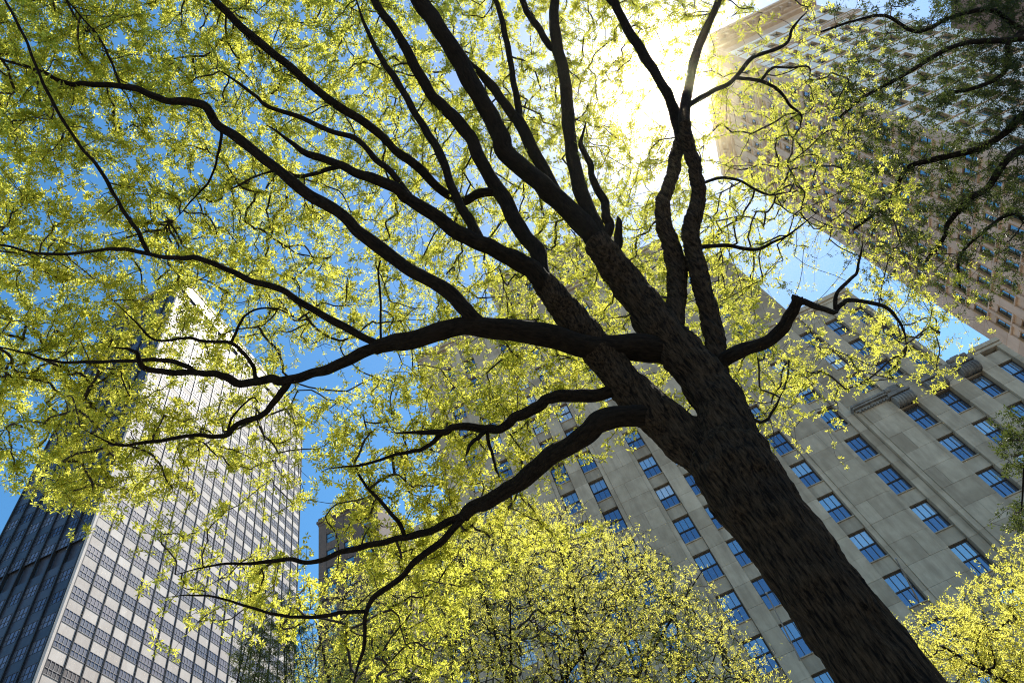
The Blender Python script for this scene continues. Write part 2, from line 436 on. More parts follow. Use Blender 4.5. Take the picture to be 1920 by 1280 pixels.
# ------------------------------------------------------------------ office tower
tower = empty('office_tower', (-85, 87, 0))
props(tower, 'tall modernist office tower with white window bands, black mullions and a dark shaded end', 'skyscraper')
TB = Vector(tower.location)
TX, TY0, TY1, TXL, TZ = -75.0, 58.4, 115.4, -95.8, 168.0
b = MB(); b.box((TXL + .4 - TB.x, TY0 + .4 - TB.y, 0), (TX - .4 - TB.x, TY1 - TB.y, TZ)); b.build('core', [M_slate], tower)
TF = 3.795; BAY = 3.0
rowz = [1.6 + (59.18 - 1.6) * 1.5 + TF * k for k in range(-26, 22)]     # window heads
rowz = [z for z in rowz if 4 < z < TZ - 6]
def tower_window_mesh():
    b = MB(); w, h = 2.78, 2.05          # local: y along the face, x outwards
    for j in range(5):
        y = -w/2 + w * j / 4; t = .05 if 0 < j < 4 else .06
        b.box((-.06, y - t/2, 0), (.05, y + t/2, h), 0)
    for z in (0, h * .42, h - .06): b.box((-.055, -w/2 + .01, z), (.045, w/2 - .01, z + .06), 0)
    for j in range(4):
        y0 = -w/2 + w * j / 4
        b.box((-.03, y0 + .02, .03), (-.02, y0 + w/4 - .02, h - .03), 1)
    return b
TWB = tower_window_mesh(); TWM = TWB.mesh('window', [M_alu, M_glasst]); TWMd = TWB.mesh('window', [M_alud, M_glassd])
ncol = 19
pts = []; panels = []
for i in range(ncol):
    yc = TY0 + BAY * (i + .5)
    for z in rowz:
        pts.append((TX, yc, z - 2.05))
        panels.append(((TX - .3, yc - 1.40, z + .03), (TX - .02, yc + 1.40, z + TF - 2.08)))
def place_windows(parent, base, pts, me, rot, limit, mb, mats, rotv=None):
    far = []
    for j, (v, d, i) in enumerate(spots(pts)):
        if j < limit and v == 0: link('window', me, parent, Vector(pts[i]) - base, rot)
        else: far.append(pts[i])
    if far:
        V = np.array(mb.v); F = np.array(mb.f); A = np.array(mb.m); c, s = math.cos(rot), math.sin(rot)
        V = np.stack([V[:, 0]*c - V[:, 1]*s, V[:, 0]*s + V[:, 1]*c, V[:, 2]], 1)
        P = np.array(far) - np.array(base)
        VV = (P[:, None, :] + V[None]).reshape(-1, 3)
        FF = (F[None] + (np.arange(len(P)) * len(V))[:, None, None]).reshape(-1, 4)
        me2 = bpy.data.meshes.new('far_windows'); me2.from_pydata(VV.tolist(), [], FF.tolist())
        for m in mats: me2.materials.append(m)
        me2.polygons.foreach_set('material_index', np.tile(A, len(P))); me2.update()
        o = link('far_windows', me2, parent); o['kind'] = 'stuff'
place_windows(tower, TB, pts, TWM, 0, 290, TWB, [M_alu, M_glasst])
pieces(tower, 'spandrel_panel', panels, M_panel, 290, 'far_spandrel_panels', bevel=.012)
for i in range(ncol + 1):
    y = TY0 + BAY * i
    b = MB(); b.box((TX - .3 - TB.x, y - .085 - TB.y, 0), (TX + .17 - TB.x, y + .085 - TB.y, TZ - 4.6)); b.build('mullion', [M_fin], tower)
b = MB(); b.box((TX - .32 - TB.x, TY0 - .52 - TB.y, 0), (TX + .2 - TB.x, TY0 - .12 - TB.y, TZ)); b.build('corner_column', [M_panel], tower)
# louvred top storey
lv = MB()
for k in range(9): lv.box((TX - .25 - TB.x, TY0 - TB.y, TZ - 4.5 + k * .5), (TX + .05 - TB.x, TY1 - TB.y, TZ - 4.25 + k * .5))
lv.build('louvre_band', [M_alud], tower)
b = MB(); b.box((TXL - TB.x, TY0 - .3 - TB.y, TZ + .02), (TX + .2 - TB.x, TY1 + .2 - TB.y, TZ + 1.4)); b.build('parapet', [M_panel], tower)
# shaded end
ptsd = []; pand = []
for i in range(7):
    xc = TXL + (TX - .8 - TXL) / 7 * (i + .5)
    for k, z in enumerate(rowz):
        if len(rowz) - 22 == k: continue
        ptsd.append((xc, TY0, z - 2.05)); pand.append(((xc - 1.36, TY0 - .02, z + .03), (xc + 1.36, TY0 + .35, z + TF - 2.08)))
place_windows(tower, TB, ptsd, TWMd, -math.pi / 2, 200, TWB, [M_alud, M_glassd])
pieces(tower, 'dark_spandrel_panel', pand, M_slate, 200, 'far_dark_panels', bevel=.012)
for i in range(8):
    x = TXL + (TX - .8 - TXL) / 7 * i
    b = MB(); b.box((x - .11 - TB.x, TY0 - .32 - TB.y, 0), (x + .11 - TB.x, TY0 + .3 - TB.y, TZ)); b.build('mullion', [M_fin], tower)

# ------------------------------------------------------------------ tan masonry tower with cornice
tan = empty('tan_masonry_tower', (70, 64, 0))
props(tan, 'tan stone high-rise with paired deep-set windows, white side wall and heavy roof cornice', 'skyscraper')
NB = Vector(tan.location)
NX, NY0, NY1, NX1, NZ = 60.0, 49.2, 78.8, 81.6, 127.0
b = MB(); b.box((NX + .7 - NB.x, NY0 + .6 - NB.y, 0), (NX1 - NB.x, NY1 - NB.y, NZ)); b.build('core', [M_tan], tan)
NF = 3.75
rz = [z for z in np.arange(3.5, NZ - 6, NF)]
def punched_window():
    """local: x outwards (towards -X when placed), y along the wall; with ochre jambs and a sill"""
    b = MB(); w, h = 1.30, 2.35
    b.box((-.02, -w/2 - .16, -.02), (.62, -w/2, h + .1), 0); b.box((-.02, w/2, -.02), (.62, w/2 + .16, h + .1), 0)
    b.box((-.10, -w/2 - .22, -.22), (.62, w/2 + .22, -.03), 1)
    b.box((.38, -w/2 + .002, 0), (.46, -w/2 + .07, h), 2); b.box((.38, w/2 - .07, 0), (.46, w/2 - .002, h), 2)
    b.box((.38, -w/2 + .07, h - .07), (.46, w/2 - .07, h), 2); b.box((.38, -w/2 + .07, 0), (.46, w/2 - .07, .07), 2)
    b.box((.36, -w/2 + .07, h*.5 - .035), (.46, w/2 - .07, h*.5 + .035), 2)
    b.box((.42, -w/2 + .03, .03), (.43, w/2 - .03, h - .03), 3)
    return b
PW = punched_window(); PM = [M_ochre, M_tan, M_wood, M_glassg]; PWM = PW.mesh('window', PM)
ycs = [NY1 - 5.1 - 5.2 * k for k in range(5)]
pts = []; wallb = []; edge = NY1
wcols = []
for yc in ycs:
    for s in (1, -1): wcols.append(yc + s * 1.05)
wcols.sort()
prev = NY0
for y in wcols:
    z = 0.0
    while z < NZ:                                     # ashlar between the window columns
        t = min(z + NF / 2, NZ); dx = random.uniform(-.012, .012)
        wallb.append(((NX + dx, prev + .004, z + .006), (NX + .62, y - .82, t - .006)))
        z = t
    last = 0
    for zz in rz:
        pts.append((NX, y, zz)); wallb.append(((NX + .22, y - .80, last + .01), (NX + .62, y + .80, zz - .24))); last = zz + 2.46
    wallb.append(((NX + .22, y - .80, last), (NX + .62, y + .80, NZ)))
    prev = y + .82
z = 0.0
while z < NZ:
    t = min(z + NF / 2, NZ); wallb.append(((NX + random.uniform(-.012, .012), prev + .004, z + .006), (NX + .62, NY1, t - .006))); z = t
place_windows(tan, NB, pts, PWM, 0, 270, PW, PM)
pieces(tan, 'stone_block', wallb, M_tan, 290, 'far_stone_blocks', bevel=.01)
# white side wall (faces the square): pale panels, ochre bands, windows with ochre jambs
pts = []; band = []; obl = []
xs = [NX + 2.2 + 3.4 * k for k in range(6)]
for zz in rz:
    for x in xs: pts.append((x, NY0, zz))
    band.append(((NX + .02, NY0 - .10, zz - .42), (NX1, NY0 + .55, zz - .25)))
prev = NX
for x in xs:
    for k in range(len(rz)):
        z0 = rz[k]; obl.append(((prev + .01, NY0, z0 - .24), (x - .82, NY0 + .58, z0 + NF - .43)))
        obl.append(((x - .8, NY0 + .03, z0 + 2.46), (x + .8, NY0 + .58, z0 + NF - .43)))
    prev = x + .82
for k in range(len(rz)): obl.append(((prev + .01, NY0, rz[k] - .24), (NX1, NY0 + .58, rz[k] + NF - .43)))
place_windows(tan, NB, pts, PWM, math.pi / 2, 110, PW, PM)
pieces(tan, 'string_course', band, M_ochre, 40, 'far_string_courses')
pieces(tan, 'white_wall_panel', obl, M_cream, 150, 'far_white_wall_panels', bevel=.01)
# cornice with brackets
b = MB()
for dy, za, zb in [(.25, .0, .9), (.9, .92, 2.0), (1.9, 2.02, 2.7), (2.3, 2.72, 3.4), (1.6, 3.42, 5.5)]:
    b.box((NX - dy - NB.x, NY0 - dy - NB.y, NZ + za), (NX1 + dy*.2 - NB.x, NY1 + dy*.4 - NB.y, NZ + zb))
b.build('roof_cornice', [M_tan], tan, bevel=.04)
for k in range(15):
    y = NY0 + 1 + k * (NY1 - NY0 - 2) / 14
    link('bracket', box_mesh('bracket', (1.5, .5, 1.05), M_tan, .06), tan, Vector((NX - .95, y, NZ + 1.5)) - NB)
for k in range(11):
    x = NX + 1 + k * 2
    link('bracket', box_mesh('bracket', (.5, 1.5, 1.05), M_tan, .06), tan, Vector((x, NY0 - .95, NZ + 1.5)) - NB)
b = MB(); b.box((NX - .35 - NB.x, NY0 - .3 - NB.y, NZ - 13), (NX1 - .02 - NB.x, NY1 + .01 - NB.y, NZ - 12.3)); b.box((NX - .2 - NB.x, NY0 - .2 - NB.y, NZ - 13.5), (NX1 - .03 - NB.x, NY1 - .01 - NB.y, NZ - 13.02))
b.build('belt_course', [M_tan], tan, bevel=.03)

# ------------------------------------------------------------------ brown brick building between tower and limestone block
def simple_block(name, label, lo, hi, wall, winmat, frame, fl, pitch, ww, wh, face_glass, cat='building'):
    e = empty(name, ((lo[0] + hi[0]) / 2, (lo[1] + hi[1]) / 2, 0)); props(e, label, cat); B = Vector(e.location)
    MB().box((lo[0] - B.x, lo[1] + .35 - B.y, 0), (hi[0] - B.x, hi[1] - B.y, hi[2])).build('wall', [wall], e)
    n = max(1, int((hi[0] - lo[0] - 1) / pitch)); off = (hi[0] - lo[0] - n * pitch) / 2
    w = MB(); w.box((-ww/2, 0, 0), (-ww/2+.1, .12, wh), 0); w.box((ww/2-.1, 0, 0), (ww/2, .12, wh), 0)
    w.box((-ww/2+.1, 0, wh-.1), (ww/2-.1, .12, wh), 0); w.box((-ww/2+.1, 0, 0), (ww/2-.1, .12, .1), 0)
    w.box((-ww/2+.1, -.02, wh*.5-.04), (ww/2-.1, .12, wh*.5+.04), 0); w.box((-ww/2+.05, .06, .05), (ww/2-.05, .07, wh-.05), 1)
    me = w.mesh('window', [frame, winmat]); P = []; slabs = []
    prev = lo[0]
    zs = list(np.arange(4, hi[2] - 3, fl))
    for i in range(n):
        x = lo[0] + off + pitch * (i + .5)
        slabs.append(((prev, lo[1], 0), (x - ww/2 - .02, lo[1] + .34, hi[2]))); last = 0
        for z in zs:
            P.append((x, lo[1] + .12, z)); slabs.append(((x - ww/2 - .01, lo[1] + .04, last), (x + ww/2 + .01, lo[1] + .34, z - .02))); last = z + wh + .02
        slabs.append(((x - ww/2 - .01, lo[1] + .04, last), (x + ww/2 + .01, lo[1] + .34, hi[2]))); prev = x + ww/2 + .02
    slabs.append(((prev, lo[1], 0), (hi[0], lo[1] + .34, hi[2])))
    pieces(e, 'wall_panel', slabs, wall, 120, 'far_wall_panels')
    place_windows(e, B, P, me, 0, 120, w, [frame, winmat])
    moulding(lo[0], hi[0], lo[1], hi[2], e, B, wall, [(.1, .02, .5), (.4, .52, 1.0), (.1, 1.02, 1.8)], 'parapet')
    return e
simple_block('brick_building', 'narrow dark brown brick building half hidden behind the leaves of a leaning branch', (-48, 80, 0), (-36.5, 100, 84), M_brick, M_glassg, M_alud, 3.6, 3.4, 1.7, 2.0, None)
simple_block('glass_tower', 'dark blue glazed tower glimpsed behind the shaded tree and the tan high-rise', (104, 56, 0), (150, 90, 118), M_brick, M_glassu, M_alud, 3.9, 3.2, 2.5, 2.9, None, 'skyscraper')

# ------------------------------------------------------------------ trees: geometry helpers
def catmull(P, n):
    P = np.asarray(P, float)
    if len(P) == 2:
        t = np.linspace(0, 1, n)[:, None]; return P[0] * (1 - t) + P[1] * t
    Q = np.vstack([2 * P[0] - P[1], P, 2 * P[-1] - P[-2]]); outp = []
    seg = len(P) - 1
    for u in np.linspace(0, seg, n):
        i = min(int(u), seg - 1); t = u - i
        p0, p1, p2, p3 = Q[i], Q[i+1], Q[i+2], Q[i+3]
        outp.append(.5 * ((2*p1) + (-p0+p2)*t + (2*p0-5*p1+4*p2-p3)*t*t + (-p0+3*p1-3*p2+p3)*t**3))
    return np.array(outp)
def frames(P):
    T = np.gradient(P, axis=0); T /= np.linalg.norm(T, axis=1)[:, None] + 1e-9
    N = np.zeros_like(T); a = np.array([1, 0, 0]) if abs(T[0][0]) < .8 else np.array([0, 1, 0])
    N[0] = a - a.dot(T[0]) * T[0]; N[0] /= np.linalg.norm(N[0])
    for i in range(1, len(P)):
        v = N[i-1] - N[i-1].dot(T[i]) * T[i]; N[i] = v / (np.linalg.norm(v) + 1e-9)
    return T, N, np.cross(T, N)
def tube(P, r, sides, lump=0.0):
    P = np.asarray(P); r = np.asarray(r); T, N, B = frames(P); n = len(P)
    a = np.linspace(0, 2*np.pi, sides, endpoint=False)
    rr = r[:, None] * np.ones(sides)[None]
    if lump:
        ph = rng.uniform(0, 6.28, 8); s = np.arange(n)[:, None]
        rr = rr * (1 + lump * (np.sin(2*a[None] + s*.45 + ph[0]) * .5 + np.sin(3*a[None] - s*.7 + ph[1]) * .35 + np.sin(s*1.1 + ph[2]) * .3 + np.sin(5*a[None] + s*.3 + ph[3]) * .25))
    V = P[:, None] + rr[..., None] * (np.cos(a)[None, :, None] * N[:, None] + np.sin(a)[None, :, None] * B[:, None])
    V = V.reshape(-1, 3)
    i = np.arange(n - 1)[:, None] * sides; j = np.arange(sides)[None]; k = (j + 1) % sides
    F = np.stack([i + j, i + k, i + sides + k, i + sides + j], -1).reshape(-1, 4)
    L = np.concatenate([[0], np.cumsum(np.linalg.norm(np.diff(P, axis=0), axis=1))])
    return V, F, L, a
def np_mesh(name, V, F, mat, smooth=True):
    me = bpy.data.meshes.new(name); k = F.shape[1]
    me.vertices.add(len(V)); me.vertices.foreach_set('co', np.ascontiguousarray(V, dtype=np.float32).ravel())
    me.loops.add(F.size); me.loops.foreach_set('vertex_index', np.ascontiguousarray(F, dtype=np.int32).ravel())
    me.polygons.add(len(F)); me.polygons.foreach_set('loop_start', np.arange(0, F.size, k, dtype=np.int32))
    me.polygons.foreach_set('use_smooth', np.full(len(F), smooth))
    me.update(calc_edges=True); me.validate()
    me.materials.append(mat); return me
def limb_object(name, P, r, parent, base, mat=None, sides=14, lump=.10):
    V, F, L, a = tube(P - np.array(base), r, sides, lump)
    tip = len(V); V = np.vstack([V, P[-1] - np.array(base)])
    me = np_mesh(name, V, F, mat or M_limb)
    uv = me.uv_layers.new(name='UVMap')
    vi = np.empty(len(me.loops), dtype=np.int32); me.loops.foreach_get('vertex_index', vi)
    u = (vi % sides) / sides; u = np.abs(u - .5) * 2 * np.repeat(2*np.pi*np.mean(r)/2, len(vi)); v = L[np.minimum(vi // sides, len(L)-1)]
    uv.data.foreach_set('uv', np.stack([u, v], 1).astype(np.float32).ravel())
    return link(name, me, parent)

def grow_twigs(skel, att, wob=.12, batches=14, seg=5, droop=0.0):
    """skel: list of (P) arrays of existing nodes; att: target points. Joins each target to the nearest wood, nearest first."""
    nodes = [np.asarray(p, float) for p in skel]; parent = [-1] * len(nodes); depth = [0] * len(nodes)
    kd = kdtree.KDTree(len(nodes))
    for i, p in enumerate(nodes): kd.insert(p, i)
    kd.balance()
    d0 = np.array([kd.find(a)[2] for a in att]); order = np.argsort(d0)
    paths = []; nb = max(1, len(att) // batches)
    for bi in range(0, len(att), nb):
        if bi:
            kd = kdtree.KDTree(len(nodes))
            for i, p in enumerate(nodes): kd.insert(p, i)
            kd.balance()
        for ai in order[bi:bi + nb]:
            a = att[ai]; c = kd.find_n(a, 6)
            best = min(c, key=lambda t: t[2] * (1 + .35 * max(0, (t[0][2] - a[2])) / (t[2] + .01)) + rng.uniform(0, .12))
            i0 = best[1]; p0 = nodes[i0]; L = np.linalg.norm(a - p0)
            if L < .04: continue
            t = np.linspace(0, 1, seg + 1)[1:, None]
            off = rng.normal(0, wob * L, 3); off2 = rng.normal(0, wob * .6 * L, 3)
            pts = p0 * (1 - t) + a * t + np.sin(t * np.pi) * off + np.sin(t * 2 * np.pi) * off2 + np.array([0, 0, -droop * L]) * (t ** 2)
            prev = i0; ids = [i0]
            for q in pts:
                nodes.append(q); parent.append(prev); prev = len(nodes) - 1; ids.append(prev)
            paths.append(ids)
    cnt = np.ones(len(nodes)); par = np.array(parent)
    for i in range(len(nodes) - 1, -1, -1):
        if par[i] >= 0: cnt[par[i]] += cnt[i] / 1.0
    return np.array(nodes), par, cnt / seg, paths
def twig_mesh(name, nodes, cnt, paths, mat, r0=.0035, power=.42, sides=3, rmax=.05):
    VV = []; FF = []; off = 0
    a = np.linspace(0, 2*np.pi, sides, endpoint=False)
    for ids in paths:
        P = nodes[ids]; c = cnt[ids].copy(); c[0] = c[1]
        r = np.clip(r0 * np.maximum(c, .3) ** power, r0 * .6, rmax)
        T, N, B = frames(P)
        V = (P[:, None] + r[:, None, None] * (np.cos(a)[None, :, None] * N[:, None] + np.sin(a)[None, :, None] * B[:, None])).reshape(-1, 3)
        n = len(P); i = np.arange(n-1)[:, None]*sides; j = np.arange(sides)[None]; k = (j+1) % sides
        F = np.stack([i+j, i+k, i+sides+k, i+sides+j], -1).reshape(-1, 4)
        VV.append(V); FF.append(F + off); off += len(V)
    return np_mesh(name, np.vstack(VV), np.vstack(FF), mat)
def unit(v): return v / (np.linalg.norm(v, axis=-1, keepdims=True) + 1e-9)
def spray_points(nodes, paths, per, spread):
    pts = []
    for ids in paths:
        P = nodes[ids]; m = len(P)
        u = (1 - rng.random(per) ** 1.6 * .75) * (m - 1)
        i = np.minimum(u.astype(int), m - 2); t = (u - i)[:, None]
        pts.append(P[i] * (1 - t) + P[i+1] * t + rng.normal(0, spread, (per, 3)))
    return np.vstack(pts)
def leaf_array(C, n_leaf, length, width, upbias=.25):
    """star-shaped sprays of folded pointed leaves round the points C"""
    n = len(C)
    ax = unit(rng.normal(size=(n, 3)) + np.array([0, 0, upbias])); h = unit(np.cross(ax, rng.normal(size=(n, 3)))); k = np.cross(ax, h)
    ang = (np.arange(n_leaf)[None] * 2*np.pi/n_leaf + rng.uniform(-.35, .35, (n, n_leaf)) + rng.uniform(0, 6.28, (n, 1)))
    el = rng.uniform(-.25, .65, (n, n_leaf))
    D = (np.cos(ang)[..., None]*h[:, None] + np.sin(ang)[..., None]*k[:, None]) * np.cos(el)[..., None] + ax[:, None]*np.sin(el)[..., None]
    S = unit(np.cross(D, ax[:, None] + rng.normal(0, .45, (n, n_leaf, 3)))); Nn = np.cross(S, D)
    l = (length * rng.uniform(.65, 1.15, (n, n_leaf)) * rng.choice([.55, .8, 1.0, 1.0, 1.2], (n, 1)))[..., None]; w = l * width * rng.uniform(.75, 1.2, (n, n_leaf))[..., None]
    base = C[:, None] + D * l * .12
    V = np.stack([base, base + D*l*.5 + S*w*.5 + Nn*l*.10, base + D*l - Nn*l*.06, base + D*l*.5 - S*w*.5 + Nn*l*.10], 2)
    V = V.reshape(-1, 3); q = np.arange(n * n_leaf)[:, None] * 4
    F = np.concatenate([np.concatenate([q, q+1, q+2], 1), np.concatenate([q, q+2, q+3], 1)])
    return V, F

# ------------------------------------------------------------------ the big oak: limbs traced with their own height above ground
oak = empty('shade_tree', tuple(np.array([1.42, 5.67, 0.0])))
props(oak, 'big spreading oak with black forked trunk and backlit young yellow-green leaves', 'tree')
OB = np.array(oak.location)
LIMB = {}
def trace(name, pts, w0, w1, z0, z1, parent=None, zpow=1.0, taper=False):
    """pts: pixel polyline; widths in pixels at start and end; heights above ground at start and end"""
    pts = np.array(pts, float); d = np.concatenate([[0], np.cumsum(np.linalg.norm(np.diff(pts, axis=0), axis=1))]); d /= d[-1]
    start = None
    if parent:
        q = LIMB[parent]; px, py = to_px(q['P']); j = np.argmin((px - pts[0, 0])**2 + (py - pts[0, 1])**2)
        start = q['P'][j]; z0 = start[2]
    z = z0 + (z1 - z0) * d ** zpow
    P = np.array([at_z(p[0], p[1], zz) for p, zz in zip(pts, z)])
    if start is not None: P[0] = start
    n = max(8, int(len(pts) * 5)); C = catmull(P, n)
    t = np.linspace(0, 1, n); w = w0 + (w1 - w0) * t
    if taper: w = w * (1 - .72 * np.clip((t - .8) / .2, 0, 1) ** 1.5)
    dep = np.array([depth_of(p) for p in C]); r = w / 2 * dep / FOC * .82
    if parent:
        r = np.minimum(r, LIMB[parent]['r'].max())
        ph = rng.uniform(0, 6.28, (3, 3)); u = np.arange(n)[:, None]
        C = C + (np.sin(u * .6 + ph[0]) * .5 + np.sin(u * 1.3 + ph[1]) * .3 + np.sin(u * .33 + ph[2]) * .6) * np.minimum(r[:, None] * .2 + .006, .022) * np.clip(u / 4, 0, 1)
    LIMB[name] = dict(P=C, r=r); return C, r
TY = 5.67
tp = [(1663, 1275), (1565, 1142), (1491, 1038), (1425, 955), (1388, 900), (1362, 850)]
tw = [164, 156, 148, 150, 156, 140]
tw = [w * .97 for w in tw]
TP = np.array([at_y(x, y, TY) for x, y in tp]); tr = np.array([w/2*depth_of(p)/FOC for w, p in zip(tw, TP)])
low = np.array([[TP[0][0]-.02, TY, 1.6], [TP[0][0]-.03, TY, .6], [TP[0][0]-.03, TY, -.1]])
TPf = np.vstack([low[::-1], TP]); trf = np.concatenate([[.62, .50, .43], tr])
C = catmull(TPf, 40); rr = np.interp(np.linspace(0, 1, 40), np.linspace(0, 1, len(trf)), trf)
LIMB['trunk'] = dict(P=C, r=rr)
trace('stem_l', [(1405, 925), (1335, 862), (1258, 800), (1190, 735), (1130, 670), (1085, 610), (1045, 560), (1015, 522)], 118, 50, 5.3, 9.0, 'trunk')
trace('stem_r', [(1395, 880), (1358, 785), (1322, 715), (1280, 665), (1235, 615), (1195, 560), (1155, 500), (1118, 452)], 130, 58, 5.5, 9.6, 'trunk')
trace('stem_f', [(1385, 815), (1352, 735), (1345, 680), (1335, 620), (1320, 550), (1303, 480), (1295, 430), (1308, 370), (1305, 320), (1290, 270), (1284, 230)], 50, 26, 6, 11.5, 'stem_r')
trace('stem_e', [(1255, 640), (1262, 590), (1270, 530), (1262, 470), (1245, 420), (1240, 390), (1250, 360), (1265, 310), (1275, 260)], 50, 24, 7, 12.0, 'stem_r')
